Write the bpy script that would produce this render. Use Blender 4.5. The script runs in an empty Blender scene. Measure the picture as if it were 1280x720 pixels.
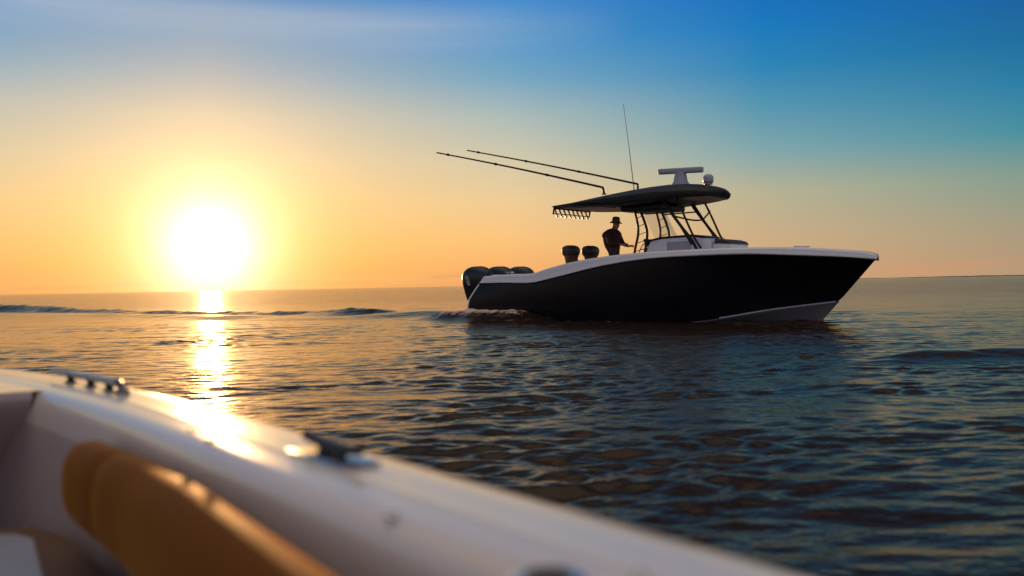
import bpy, bmesh, math, random
import numpy as np
from mathutils import Vector, Matrix, Quaternion
random.seed(7); rng = np.random.default_rng(11)
scn = bpy.context.scene
COL = scn.collection
R = math.radians

# ------------------------------------------------------------------ helpers
def s2l(c):
    return tuple((v/255/12.92) if v/255 <= .04045 else ((v/255+.055)/1.055)**2.4 for v in c)

def mat(name, col, rough=.4, metal=0., coat=0., noise=None, bump=None, spec=.5, ior=1.5, sheen=0.):
    m = bpy.data.materials.new(name); m.use_nodes = True
    nt = m.node_tree; b = nt.nodes['Principled BSDF']
    b.inputs['Base Color'].default_value = (*col, 1)
    b.inputs['Roughness'].default_value = rough
    b.inputs['Metallic'].default_value = metal
    b.inputs['Coat Weight'].default_value = coat
    b.inputs['Coat Roughness'].default_value = .08
    b.inputs['Specular IOR Level'].default_value = spec
    b.inputs['IOR'].default_value = ior
    b.inputs['Sheen Weight'].default_value = sheen
    tc = nt.nodes.new('ShaderNodeTexCoord')
    if noise:                                     # (scale, amount): small wear and dirt variation
        n = nt.nodes.new('ShaderNodeTexNoise'); n.inputs['Scale'].default_value = noise[0]; n.inputs['Detail'].default_value = 6
        nt.links.new(tc.outputs['Object'], n.inputs['Vector'])
        cr = nt.nodes.new('ShaderNodeMapRange'); cr.inputs[3].default_value = 1-noise[1]; cr.inputs[4].default_value = 1+noise[1]*.4
        nt.links.new(n.outputs['Fac'], cr.inputs[0])
        mx = nt.nodes.new('ShaderNodeMix'); mx.data_type = 'RGBA'; mx.blend_type = 'MULTIPLY'; mx.inputs[0].default_value = 1
        mx.inputs[6].default_value = (*col, 1); nt.links.new(cr.outputs[0], mx.inputs[7]); nt.links.new(mx.outputs[2], b.inputs['Base Color'])
        r2 = nt.nodes.new('ShaderNodeMapRange'); r2.inputs[3].default_value = max(0, rough-.08); r2.inputs[4].default_value = rough+.1
        nt.links.new(n.outputs['Fac'], r2.inputs[0]); nt.links.new(r2.outputs[0], b.inputs['Roughness'])
    if bump:                                      # (scale, strength, distance)
        n = nt.nodes.new('ShaderNodeTexNoise'); n.inputs['Scale'].default_value = bump[0]; n.inputs['Detail'].default_value = 4
        nt.links.new(tc.outputs['Object'], n.inputs['Vector'])
        bp = nt.nodes.new('ShaderNodeBump'); bp.inputs['Strength'].default_value = bump[1]; bp.inputs['Distance'].default_value = bump[2]
        nt.links.new(n.outputs['Fac'], bp.inputs['Height']); nt.links.new(bp.outputs['Normal'], b.inputs['Normal'])
    return m

def link(name, me, m, parent=None, smooth=True):
    o = bpy.data.objects.new(name, me); COL.objects.link(o)
    if m is not None:
        for x in (m if isinstance(m, (list, tuple)) else [m]): me.materials.append(x)
    if smooth and len(me.polygons):
        me.polygons.foreach_set('use_smooth', [True]*len(me.polygons))
    if parent is not None: o.parent = parent
    return o

def build(name, bm, m, parent=None, smooth=True, sharp=40):
    bmesh.ops.recalc_face_normals(bm, faces=bm.faces)
    if smooth:
        for e in bm.edges:
            if len(e.link_faces) == 2 and e.calc_face_angle(0) > R(sharp): e.smooth = False
    me = bpy.data.meshes.new(name); bm.to_mesh(me); bm.free()
    return link(name, me, m, parent, smooth)

def empty(name, loc, rz=0):
    o = bpy.data.objects.new(name, None); COL.objects.link(o); o.location = loc; o.rotation_euler = (0, 0, rz); return o

def tag(o, label=None, cat=None, group=None, kind=None):
    for k, v in (('label', label), ('category', cat), ('group', group), ('kind', kind)):
        if v: o[k] = v
    return o

def loft(bm, rings, closed=False, cap=False):
    """rings: list of equal-length point lists"""
    vs = [[bm.verts.new(p) for p in r] for r in rings]
    n = len(rings[0])
    for a, b in zip(vs, vs[1:]):
        for i in range(n if closed else n-1):
            j = (i+1) % n
            try: bm.faces.new((a[i], a[j], b[j], b[i]))
            except ValueError: pass
    if cap:
        for r in (vs[0], vs[-1]):
            try: bm.faces.new(r)
            except ValueError: pass
    return vs

def box(bm, c, size, bev=0., rot=None, seg=2, taper=None):
    mtx = Matrix.Translation(c) @ (rot if rot is not None else Matrix.Identity(4)) @ Matrix.Diagonal((*size, 1))
    r = bmesh.ops.create_cube(bm, size=1, matrix=Matrix.Identity(4))
    vs = r['verts']
    if taper:
        for v in vs:
            if v.co.z > 0: v.co.x *= taper[0]; v.co.y *= taper[1]
    bmesh.ops.transform(bm, matrix=mtx, verts=vs)
    if bev:
        es = list({e for v in vs for e in v.link_edges})
        bmesh.ops.bevel(bm, geom=es, offset=bev, segments=seg, affect='EDGES', profile=.5)

def smooth_path(pts, n=6):
    P = [Vector(p) for p in pts]; out = []
    for i in range(len(P)-1):
        p0, p1, p2, p3 = P[max(i-1, 0)], P[i], P[i+1], P[min(i+2, len(P)-1)]
        for k in range(n):
            t = k/n
            out.append(.5*((2*p1)+(-p0+p2)*t+(2*p0-5*p1+4*p2-p3)*t*t+(-p0+3*p1-3*p2+p3)*t**3))
    return out+[P[-1]]

def tube(bm, pts, r, seg=10, r2=None, closed=False):
    P = [Vector(p) for p in pts]; rings = []
    n = len(P)
    up = None
    for i, p in enumerate(P):
        if closed: t = (P[(i+1) % n]-P[i-1]).normalized()
        else: t = (P[min(i+1, n-1)]-P[max(i-1, 0)]).normalized()
        if up is None: up = Vector((0, 0, 1)) if abs(t.z) < .9 else Vector((1, 0, 0))
        a = t.cross(up).normalized(); up = a.cross(t).normalized()
        rr = r if r2 is None else r+(r2-r)*i/(n-1)
        rings.append([p+a*math.cos(q)*rr+up*math.sin(q)*rr for q in [2*math.pi*k/seg for k in range(seg)]])
    if closed: rings.append(rings[0]); 
    loft(bm, rings, closed=True, cap=not closed)
    if closed: bmesh.ops.remove_doubles(bm, verts=bm.verts, dist=1e-6)

def lathe(bm, prof, seg=20, mtx=None):
    rings = [[(r*math.cos(2*math.pi*k/seg), r*math.sin(2*math.pi*k/seg), z) for k in range(seg)] for r, z in prof]
    vs = loft(bm, rings, closed=True, cap=True)
    if mtx is not None: bmesh.ops.transform(bm, matrix=mtx, verts=[v for r in vs for v in r])

def NB(): return bmesh.new()

# ------------------------------------------------------------------ camera
F = 1100.; CH = .9
cam_d = bpy.data.cameras.new('camera'); cam = bpy.data.objects.new('camera', cam_d); COL.objects.link(cam); scn.camera = cam
p_ = -math.atan(3.6/F); r_ = math.atan(11/590)
fw = Vector((0, math.cos(p_), math.sin(p_))); rt0 = Vector((1, 0, 0)); up0 = rt0.cross(fw)
rt = math.cos(r_)*rt0-math.sin(r_)*up0; up = math.cos(r_)*up0+math.sin(r_)*rt0
cam.matrix_world = Matrix(((rt.x, up.x, -fw.x, 0), (rt.y, up.y, -fw.y, 0), (rt.z, up.z, -fw.z, CH), (0, 0, 0, 1)))
cam_d.sensor_width = 36; cam_d.lens = 36*F/1280; cam_d.clip_start = .05; cam_d.clip_end = 60000
cam_d.dof.use_dof = True; cam_d.dof.focus_distance = 19.5; cam_d.dof.aperture_fstop = 1.7

# ------------------------------------------------------------------ world: dusk sky
SAZ, SEL = R(-18.9), R(2.75)
SUN = Vector((math.sin(SAZ)*math.cos(SEL), math.cos(SAZ)*math.cos(SEL), math.sin(SEL)))
w = bpy.data.worlds.new('World'); scn.world = w; w.use_nodes = True
nt = w.node_tree; nt.nodes.clear(); N = nt.nodes.new; L = nt.links.new
def M(op, a, b=None, c=None, clamp=False):
    n = N('ShaderNodeMath'); n.operation = op; n.use_clamp = clamp
    for i, x in enumerate((a, b, c)):
        if x is None: continue
        if isinstance(x, (int, float)): n.inputs[i].default_value = x
        else: L(x, n.inputs[i])
    return n.outputs[0]
def VM(op, a, b=None):
    n = N('ShaderNodeVectorMath'); n.operation = op
    for i, x in enumerate((a, b)):
        if x is None: continue
        if isinstance(x, (tuple, list, Vector)): n.inputs[i].default_value = tuple(x)
        else: L(x, n.inputs[i])
    return n
def MIX(f, a, b, mode='MIX'):
    n = N('ShaderNodeMix'); n.data_type = 'RGBA'; n.blend_type = mode
    if isinstance(f, (int, float)): n.inputs[0].default_value = f
    else: L(f, n.inputs[0])
    for i, x in ((6, a), (7, b)):
        if isinstance(x, tuple): n.inputs[i].default_value = (*x, 1)
        else: L(x, n.inputs[i])
    return n.outputs[2]
tc = N('ShaderNodeTexCoord'); dirv = VM('NORMALIZE', tc.outputs['Generated']).outputs[0]
sp = N('ShaderNodeSeparateXYZ'); L(dirv, sp.inputs[0])
el = M('MULTIPLY', M('ARCSINE', sp.outputs[2]), 180/math.pi)
elc = M('MAXIMUM', el, 0.)
fac = M('POWER', M('DIVIDE', elc, 90., clamp=True), .5)
hz = N('ShaderNodeCombineXYZ'); L(sp.outputs[0], hz.inputs[0]); L(sp.outputs[1], hz.inputs[1])
hn = VM('NORMALIZE', hz.outputs[0]).outputs[0]
az = M('MULTIPLY', M('ARCCOSINE', M('MINIMUM', VM('DOT_PRODUCT', hn, (math.sin(SAZ), math.cos(SAZ), 0)).outputs['Value'], 1.)), 180/math.pi)
ELS = [0, 1.5, 3, 5.6, 8.1, 10.7, 13.1, 15.6, 18.2, 20.5, 26, 40, 60, 90]  # unseen upper stops: zenith brightened as added fill for upward-facing surfaces
COLS = {
 0: [(255,178,84),(253,185,85),(253,192,98),(252,205,128),(245,208,152),(226,203,170),(186,186,184),(142,166,190),(72,138,192),(50,118,184),(104,122,150),(48,58,76),(208,196,188),(252,242,232)],
 19: [(240,168,108),(250,183,112),(251,196,126),(238,205,152),(212,202,172),(175,190,186),(120,170,196),(72,150,204),(52,138,208),(30,122,198),(92,112,144),(32,42,60),(208,196,188),(252,242,232)],
 35: [(222,166,120),(214,172,128),(204,176,138),(184,180,150),(128,168,174),(84,152,178),(38,134,186),(14,122,192),(12,106,188),(18,92,170),(80,104,138),(22,30,46),(208,196,188),(252,242,232)],
 50: [(186,156,124),(178,156,126),(166,158,132),(132,158,146),(66,145,162),(36,126,168),(24,110,160),(22,96,162),(18,82,154),(26,70,132),(68,92,126),(18,26,40),(208,196,188),(252,242,232)],
 110: [(196,178,182),(198,180,184),(200,182,188),(196,184,196),(190,184,202),(184,180,204),(176,174,200),(170,168,196),(162,162,190),(156,156,184),(138,138,164),(116,112,126),(208,196,190),(252,242,232)],  # unseen sky behind camera, brightened to light the far boat's white gunwale
}
def ramp(cols):
    n = N('ShaderNodeValToRGB'); e = n.color_ramp.elements; n.color_ramp.interpolation = 'LINEAR'
    while len(e) < len(ELS): e.new(1.)
    for i, (d, c) in enumerate(zip(ELS, cols)):
        e[i].position = (d/90)**.5; e[i].color = (*s2l(c), 1)
    L(fac, n.inputs[0]); return n.outputs[0]
ks = sorted(COLS); sky = ramp(COLS[ks[0]])
for a, b in zip(ks, ks[1:]):
    mr = N('ShaderNodeMapRange'); mr.inputs[1].default_value = a; mr.inputs[2].default_value = b; L(az, mr.inputs[0])
    sky = MIX(mr.outputs[0], sky, ramp(COLS[b]))
# thin cirrus streaks, low haze bars
mp = N('ShaderNodeCombineXYZ'); L(M('MULTIPLY', az, .035), mp.inputs[0]); L(M('MULTIPLY', el, .55), mp.inputs[1])
nz = N('ShaderNodeTexNoise'); nz.inputs['Scale'].default_value = 1.; nz.inputs['Detail'].default_value = 5; nz.inputs['Roughness'].default_value = .55; L(mp.outputs[0], nz.inputs['Vector'])
band = M('POWER', 2.718, M('MULTIPLY', M('POWER', M('DIVIDE', M('SUBTRACT', el, 16.3), 1.25), 2.), -1.))
azm = N('ShaderNodeMapRange'); azm.inputs[1].default_value = 12; azm.inputs[2].default_value = 27; azm.inputs[3].default_value = 1; azm.inputs[4].default_value = 0; L(az, azm.inputs[0])
cf = M('MULTIPLY', M('MULTIPLY', band, azm.outputs[0]), M('MULTIPLY', nz.outputs['Fac'], .85), clamp=True)
sky = MIX(cf, sky, s2l((188, 198, 210)))
lowb = M('POWER', 2.718, M('MULTIPLY', M('POWER', M('DIVIDE', M('SUBTRACT', el, .55), .38), 2.), -1.))
mp2 = N('ShaderNodeCombineXYZ'); L(M('MULTIPLY', az, .12), mp2.inputs[0]); L(M('MULTIPLY', el, 2.4), mp2.inputs[1])
nz2 = N('ShaderNodeTexNoise'); nz2.inputs['Scale'].default_value = 1.; nz2.inputs['Detail'].default_value = 4; L(mp2.outputs[0], nz2.inputs['Vector'])
lf = N('ShaderNodeMapRange'); lf.inputs[1].default_value = .45; lf.inputs[2].default_value = .65; lf.inputs[4].default_value = .55; L(nz2.outputs['Fac'], lf.inputs[0])
sky = MIX(M('MULTIPLY', lowb, lf.outputs[0]), sky, s2l((226, 150, 108)))
# aureole round the low sun
ang = M('MULTIPLY', M('ARCCOSINE', M('MINIMUM', VM('DOT_PRODUCT', dirv, tuple(SUN)).outputs['Value'], 1.)), 180/math.pi)
def gau(sig, pw): return M('POWER', 2.718, M('MULTIPLY', M('POWER', M('DIVIDE', ang, sig), pw), -1.))
def scaled(col, k, f): return MIX(1., MIX(1., (0., 0., 0.), tuple(k*v for v in col), 'ADD'), f, 'MULTIPLY')
halo = scaled((1., .72, .44), 1.15, gau(4.0, 1.5))
halo = MIX(1., halo, scaled((1., .95, .85), 1.3, gau(2.5, 1.8)), 'ADD')
halo = MIX(1., halo, scaled((1., .62, .05), .16, gau(7., 2.)), 'ADD')
halo = MIX(1., halo, scaled((1., .86, .66), .05, gau(11., 2.)), 'ADD')
halo = MIX(1., halo, scaled((1., .95, .85), 12., gau(.4, 2.)), 'ADD')
sky = MIX(1., sky, halo, 'ADD')
ns = N('ShaderNodeTexSky'); ns.sky_type = 'NISHITA'; ns.sun_disc = False; ns.sun_elevation = SEL; ns.sun_rotation = SAZ; ns.dust_density = 2.
bg1 = N('ShaderNodeBackground'); bg1.inputs[1].default_value = .95; L(sky, bg1.inputs[0])
bg2 = N('ShaderNodeBackground'); bg2.inputs[1].default_value = .004; L(ns.outputs[0], bg2.inputs[0])
ad = N('ShaderNodeAddShader'); L(bg1.outputs[0], ad.inputs[0]); L(bg2.outputs[0], ad.inputs[1])
wo = N('ShaderNodeOutputWorld'); L(ad.outputs[0], wo.inputs[0])

sl = bpy.data.lights.new('sun', 'SUN'); sl.energy = 3.4; sl.angle = R(.6); sl.color = (1., .52, .2)
so = bpy.data.objects.new('sun', sl); COL.objects.link(so); so.rotation_euler = SUN.to_track_quat('Z', 'Y').to_euler(); so.location = (-20, 60, 20)

scn.view_settings.view_transform = 'Standard'; scn.view_settings.look = 'None'; scn.view_settings.exposure = 0; scn.view_settings.gamma = 1
scn.render.engine = 'CYCLES'; scn.cycles.use_denoising = True; scn.cycles.max_bounces = 6; scn.cycles.sample_clamp_indirect = 6; scn.cycles.sample_clamp_direct = 40
scn.cycles.caustics_reflective = False; scn.cycles.caustics_refractive = False

# ------------------------------------------------------------------ boat frame (heading 38 deg toward us)
TH = R(38); ST = Vector((-.2818, 24.573, 0)); LB = 10.07
BH = Vector((math.cos(TH), -math.sin(TH), 0)); BS = Vector((-math.sin(TH), -math.cos(TH), 0))
def bw(s, o, z=0.): return ST+s*BH+o*BS+Vector((0, 0, z))

# ------------------------------------------------------------------ the sea
def make_sea():
    r0 = np.array([.02, .3, .5])
    rr = [.7]
    while rr[-1] < 90: rr.append(rr[-1]*(1.005 if rr[-1] < 4 else 1.0031 if rr[-1] < 26 else 1.0055 if rr[-1] < 45 else 1.009))
    while rr[-1] < 45000: rr.append(rr[-1]*1.05)
    rad = np.concatenate([r0, rr])
    fine = np.linspace(-40, 40, 861); ang = np.concatenate([[-180, -150, -120, -100, -85, -72, -62, -54, -47, -43], fine, [43, 47, 54, 62, 72, 85, 100, 120, 150, 180]])
    A, RR = np.meshgrid(np.radians(ang), rad)
    X = RR*np.sin(A); Y = RR*np.cos(A)
    dr = np.gradient(rad)[:, None]*np.ones_like(X)
    Z = np.zeros_like(X)
    # patches of livelier and calmer water
    def lown(sc, seed):
        g = np.random.default_rng(seed); v = np.zeros_like(X)
        for _ in range(7):
            a = g.uniform(0, 2*np.pi); k = 2*np.pi/(sc*g.uniform(.6, 1.6)); v += np.sin(k*(X*np.cos(a)+Y*np.sin(a)*1.6)+g.uniform(0, 6.3))
        return v/3
    patch = np.clip(1+.45*lown(9., 3), .35, 1.8)
    patch2 = np.clip(1+.5*lown(4., 5), .25, 2.)
    aX = X/np.maximum(Y, .1); calm = 1-.55*np.clip((aX-.33)/.08, 0, 1)*np.clip((RR-8.5)/2.5, 0, 1)*(Y > 0)
    calm = calm*(1-.52*np.clip((-.02-aX)/.12, 0, 1)*(Y > 0))
    calm = calm*(1-.30*np.clip((RR-22)/15, 0, 1))
    wx = .12*lown(3., 8); wy = .12*lown(3.5, 9)
    for i in range(110):
        lam = .13*(3.2/.13)**(i/109.)*rng.uniform(.93, 1.07)
        th = R(97)+rng.normal(0, .26 if lam > .8 else .38)          # travel direction, crests roughly across the view
        k = 2*np.pi/lam
        slope = .0165*(1.75 if lam < .45 else (.7 if lam < .9 else .32))
        amp = slope/k
        fade = np.clip((lam/dr-2.3)/2.5, 0, 1)
        ph = k*((X+wx)*np.cos(th)+(Y+wy)*np.sin(th))+rng.uniform(0, 2*np.pi)
        s = np.sin(ph)
        Z += amp*fade*calm*(patch if lam > .6 else patch*patch2)*(s+.22*np.cos(2*ph))
    # stretch of wash beside the stern and the wake running off to the left
    def local(s0, o0):
        P = bw(s0, o0); return P.x, P.y
    dx = X-ST.x; dy = Y-ST.y
    sl_ = dx*BH.x+dy*BH.y; ol = dx*BS.x+dy*BS.y
    def sm(v, a, b): t = np.clip((v-a)/(b-a), 0, 1); return t*t*(3-2*t)
    # mound of propwash along the quarter
    mound = np.exp(-((ol-1.60-.06*np.maximum(0, 1.-sl_))/.55)**2)*sm(sl_, -1.6, -.1)*(1-sm(sl_, 1.5, 3.3)); Z += .27*mound*(1+.10*lown(.8, 31)+.05*lown(.35, 32))
    Z += .12*np.exp(-((ol)/1.6)**2)*(1-sm(sl_, -1.2, -.6))*sm(sl_, -14, -2)*(1+.5*np.sin(sl_*1.7+ol*2.))
    # wake crest from the stern to far left, growing
    P1 = (-1.2, 26.0); P2 = (-28., 46.)
    ex, ey = P2[0]-P1[0], P2[1]-P1[1]; ln = math.hypot(ex, ey); ex /= ln; ey /= ln
    al = (X-P1[0])*ex+(Y-P1[1])*ey; ac = (X-P1[0])*(-ey)+(Y-P1[1])*ex       # + = toward us? sign below
    ac = -ac if (-ey*0+ex*-1) > 0 else ac
    t = np.clip(al/ln, 0, 2)
    hgt = .115+.02*np.sin(al*.35+1)+.31*sm(al, 19, 30)*(1-.5*sm(al, 31, 45))+.02*np.sin(al*1.3)
    wd = .34+.013*np.clip(al, 0, 60)
    cross = ac+.3*np.sin(al*.21)+.06*np.sin(al*.83)
    Z += np.where(al > 0, hgt, 0)*sm(al, 0, 4)*np.exp(-(cross/wd)**2)
    Z += np.where(al > 0, 1, 0)*.10*sm(al, 2, 8)*np.exp(-((cross+2.6)/.8)**2)
    Z += np.where(al > 0, 1, 0)*sm(al, 0, 4)*np.exp(-(cross/(wd*1.6))**2)*(.012*lown(1.9, 21)+.012*lown(.8, 23)+.010*lown(.45, 22))*np.clip((.35/dr), 0, 1)
    crest = np.where(al > 0, 1, 0)*sm(al, 0, 3)*np.exp(-((cross+.1)/(wd*.8))**2)*(1-sm(al, 18, 24))
    foam = np.clip(.72*mound**1.1*(1-sm(sl_, 1.9, 2.8))+.42*crest*(.5+.5*sm(al, 8, 13)), 0, 1)
    stem = np.exp(-((sl_-8.9)/.35)**2-((ol)/.3)**2); foam = np.maximum(foam, .6*stem)
    wl = np.interp(sl_, [0, 4, 6, 7, 8, 8.9], [1.45, 1.46, 1.28, .95, .55, .0]); foam = np.maximum(foam, .42*np.exp(-((ol-wl-.10)/.13)**2)*sm(sl_, 1, 3)*(1-sm(sl_, 8.9, 9.3)))
    # a lone swell edge off the bow
    P = (4.1, 10.1)
    u = (X-P[0]); v = Y-9.75-.05*u-.12*np.sin(u*1.1)
    Z += .085*np.exp(-(v/.24)**2)*sm(u, -.3, .5)*(1-sm(u, 2.2, 4.2))
    Z[rad < .65, :] = 0
    n, mcol = X.shape
    far = sm(RR, 100, 400)
    Z *= (1-far)
    co = np.stack([X, Y, Z], -1).reshape(-1, 3).astype(np.float32)
    idx = np.arange(n*mcol).reshape(n, mcol)
    q = np.stack([idx[:-1, :-1], idx[:-1, 1:], idx[1:, 1:], idx[1:, :-1]], -1).reshape(-1, 4)[:, ::-1]
    me = bpy.data.meshes.new('sea'); nf = len(q)
    me.vertices.add(len(co)); me.vertices.foreach_set('co', co.ravel())
    me.loops.add(nf*4); me.loops.foreach_set('vertex_index', q.astype(np.int32).ravel())
    me.polygons.add(nf); me.polygons.foreach_set('loop_start', np.arange(0, nf*4, 4, dtype=np.int32)); me.polygons.foreach_set('loop_total', np.full(nf, 4, np.int32))
    me.polygons.foreach_set('use_smooth', np.ones(nf, bool))
    me.update(calc_edges=True)
    if me.polygons[nf//2].normal.z < 0: me.flip_normals()
    at_ = me.attributes.new('foam', 'FLOAT', 'POINT'); at_.data.foreach_set('value', foam.ravel().astype(np.float32))
    return me

def sea_material():
    m = bpy.data.materials.new('sea_water'); m.use_nodes = True
    nt = m.node_tree; b = nt.nodes['Principled BSDF']
    b.inputs['Base Color'].default_value = (.016, .015, .011, 1); b.inputs['Roughness'].default_value = .06; b.inputs['IOR'].default_value = 1.333
    b.inputs['Specular IOR Level'].default_value = 0.
    g = nt.nodes.new('ShaderNodeNewGeometry')
    def nzn(sx, sy, sc, det, rough=.5):
        mp = nt.nodes.new('ShaderNodeMapping'); mp.inputs['Scale'].default_value = (sx, sy, 1); mp.inputs['Rotation'].default_value = (0, 0, R(7))
        nt.links.new(g.outputs['Position'], mp.inputs['Vector'])
        n = nt.nodes.new('ShaderNodeTexNoise'); n.noise_dimensions = '2D'; n.inputs['Scale'].default_value = sc; n.inputs['Detail'].default_value = det; n.inputs['Roughness'].default_value = rough
        nt.links.new(mp.outputs[0], n.inputs['Vector']); return n.outputs['Fac']
    def bmp(h, st, dist, prev=None):
        n = nt.nodes.new('ShaderNodeBump'); n.inputs['Strength'].default_value = st; n.inputs['Distance'].default_value = dist
        nt.links.new(h, n.inputs['Height'])
        if prev: nt.links.new(prev, n.inputs['Normal'])
        return n.outputs['Normal']
    a0 = bmp(nzn(.6, 1., 24., 3.), .7, .005)
    a = bmp(nzn(.5, 1., 7., 3.), .8, .018, a0)
    c = bmp(nzn(.35, 1., 1.2, 5.), .55, .07, a)
    ln_ = nt.nodes.new('ShaderNodeVectorMath'); ln_.operation = 'LENGTH'; nt.links.new(g.outputs['Position'], ln_.inputs[0])
    dm = nt.nodes.new('ShaderNodeMapRange'); dm.inputs[1].default_value = 22; dm.inputs[2].default_value = 60; dm.inputs[3].default_value = .45; dm.inputs[4].default_value = 1.; nt.links.new(ln_.outputs['Value'], dm.inputs[0])
    nt.links.new(dm.outputs[0], c.node.inputs['Strength'])
    d2 = nt.nodes.new('ShaderNodeMapRange'); d2.inputs[1].default_value = 22; d2.inputs[2].default_value = 60; d2.inputs[3].default_value = .07; d2.inputs[4].default_value = .13; nt.links.new(ln_.outputs['Value'], d2.inputs[0])
    nt.links.new(d2.outputs[0], c.node.inputs['Distance'])
    fr = nt.nodes.new('ShaderNodeFresnel'); fr.inputs[0].default_value = 1.333; nt.links.new(c, fr.inputs['Normal'])
    gl = nt.nodes.new('ShaderNodeBsdfGlossy'); gl.inputs['Color'].default_value = (1., .81, .60, 1); gl.inputs['Roughness'].default_value = .13; nt.links.new(c, gl.inputs['Normal'])
    body = nt.nodes.new('ShaderNodeBsdfDiffuse'); body.inputs[0].default_value = (.019, .0115, .0095, 1)
    wt = nt.nodes.new('ShaderNodeMixShader'); nt.links.new(fr.outputs[0], wt.inputs[0]); nt.links.new(body.outputs[0], wt.inputs[1]); nt.links.new(gl.outputs[0], wt.inputs[2])
    nt.nodes.remove(b)
    af = nt.nodes.new('ShaderNodeAttribute'); af.attribute_name = 'foam'
    fn = nzn(.6, 1., 9., 6., .7)
    ma = nt.nodes.new('ShaderNodeMath'); ma.operation = 'ADD'; nt.links.new(af.outputs['Fac'], ma.inputs[0]); nt.links.new(fn, ma.inputs[1])
    mr = nt.nodes.new('ShaderNodeMapRange'); mr.inputs[1].default_value = .95; mr.inputs[2].default_value = 1.25; nt.links.new(ma.outputs[0], mr.inputs[0])
    df = nt.nodes.new('ShaderNodeBsdfDiffuse'); df.inputs[0].default_value = (.66, .62, .58, 1)
    tl = nt.nodes.new('ShaderNodeBsdfTranslucent'); tl.inputs[0].default_value = (.66, .62, .58, 1)
    m1 = nt.nodes.new('ShaderNodeMixShader'); m1.inputs[0].default_value = .75; nt.links.new(df.outputs[0], m1.inputs[1]); nt.links.new(tl.outputs[0], m1.inputs[2])
    m2 = nt.nodes.new('ShaderNodeMixShader'); nt.links.new(mr.outputs[0], m2.inputs[0]); nt.links.new(wt.outputs[0], m2.inputs[1]); nt.links.new(m1.outputs[0], m2.inputs[2])
    nt.links.new(m2.outputs[0], nt.nodes['Material Output'].inputs['Surface'])
    return m
sea = link('water', make_sea(), sea_material(), smooth=False); tag(sea, 'rippled open sea water from the near gunwale to the horizon', kind='structure')

# distant low coast on the right of the horizon
def shore():
    bm = NB(); g = random.Random(4); x0, x1 = 2500, 9000; D = 9000.; n = 90
    r1, r2, r3 = [], [], []
    for i in range(n+1):
        t = i/n; x = x0+(x1-x0)*t; hgt = (3+9*t+2*math.sin(t*23)+2*g.random())*(1 if 0 < i else .1)
        r1.append((x, D, -1)); r2.append((x, D+60, hgt)); r3.append((x, D+500, -1))
    loft(bm, [r1, r2, r3]); return build('far_shore', bm, mat('far_shore', (.03, .035, .02), .9, noise=(.01, .5)))
tag(shore(), 'low dark coastline on the horizon right of the bow', kind='structure')

# ------------------------------------------------------------------ materials
GEL = mat('white_gelcoat', (.78, .77, .75), .28, coat=.5, noise=(3., .06))
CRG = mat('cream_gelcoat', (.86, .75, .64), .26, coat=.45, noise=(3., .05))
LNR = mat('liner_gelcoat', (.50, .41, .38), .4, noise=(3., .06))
DST = mat('dark_stainless', (.30, .28, .27), .2, metal=1.)
NAVY = mat('navy_hull', (.004, .004, .007), .25, noise=(2., .2), spec=.25)
BOT = mat('bottom_paint', (.16, .155, .16), .45, noise=(4., .15))
BLK = mat('black_powdercoat', (.008, .008, .007), .45, noise=(9., .3), spec=.3)
BLKG = mat('black_gloss', (.008, .008, .008), .36, coat=.1)
ALU = mat('grey_paint', (.30, .30, .31), .4, noise=(6., .15))
WHT = mat('white_enamel', (.36, .38, .43), .35)
STL = mat('stainless', (.62, .61, .6), .16, metal=1., noise=(30., .1))
CREAM = mat('cream_underside', (.42, .32, .29), .5, noise=(5., .12))
VINYL = mat('dark_vinyl', (.03, .024, .018), .5, noise=(10., .2), bump=(300., .2, .001))
TAN = mat('tan_vinyl', (.155, .050, .005), .6, spec=.05, noise=(7., .14), bump=(260., .3, .0012), sheen=0.)
BRN = mat('brown_vinyl', (.15, .07, .028), .55, noise=(7., .2), bump=(260., .3, .0012))
TEAK = mat('deck_grey', (.3, .3, .3), .7, noise=(8., .2))
SMOKE = mat('smoked_acrylic', (.25, .27, .28), .12, coat=.5)
FOAM = mat('foam_spray', (.75, .75, .75), .9, bump=(20., .5, .05))
RUBBER = mat('black_rubber', (.02, .02, .02), .6)
SKIN = mat('skin', (.30, .16, .10), .5); SHIRT = mat('maroon_shirt', (.035, .010, .007), .85, bump=(60, .4, .01)); PANTS = mat('dark_shorts', (.03, .03, .04), .85)
HAT = mat('straw_hat', (.13, .07, .035), .85, bump=(120, .4, .003)); LAMPG = mat('lamp_glass', (.6, .55, .5), .2)

tb = TAN.node_tree.nodes['Principled BSDF']; tb.inputs['Sheen Weight'].default_value = .45; tb.inputs['Sheen Tint'].default_value = (1., .45, .06, 1); tb.inputs['Sheen Roughness'].default_value = .3  # orange sheen tint puts a sunlit glow into the bolster's ridge colour
# ------------------------------------------------------------------ the centre console boat
boat = empty('fishing_boat', ST, -TH)        # local x = forward, local -y = starboard (toward us)
tag(boat, 'black hulled white topped centre console fishing boat under way with hardtop and outboards', 'motorboat')
def q(s, o, z): return (s, -o, z)
def tab(xs, ys): return lambda s: float(np.interp(s, xs, ys))
def smt(xs, ys):
    xs = np.array(xs, float); ys = np.array(ys, float); mslope = np.gradient(ys, xs)
    def f(s):
        s = min(max(s, xs[0]), xs[-1]); i = min(int(np.searchsorted(xs, s, side='right'))-1, len(xs)-2); h = xs[i+1]-xs[i]; t = (s-xs[i])/h
        return float((2*t**3-3*t*t+1)*ys[i]+(t**3-2*t*t+t)*h*mslope[i]+(-2*t**3+3*t*t)*ys[i+1]+(t**3-t*t)*h*mslope[i+1])
    return f
hb = smt([0, 2, 4, 5.5, 7, 8, 9, 9.6, 10.07], [1.5, 1.58, 1.6, 1.55, 1.33, 1.04, .62, .32, .04])
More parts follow.
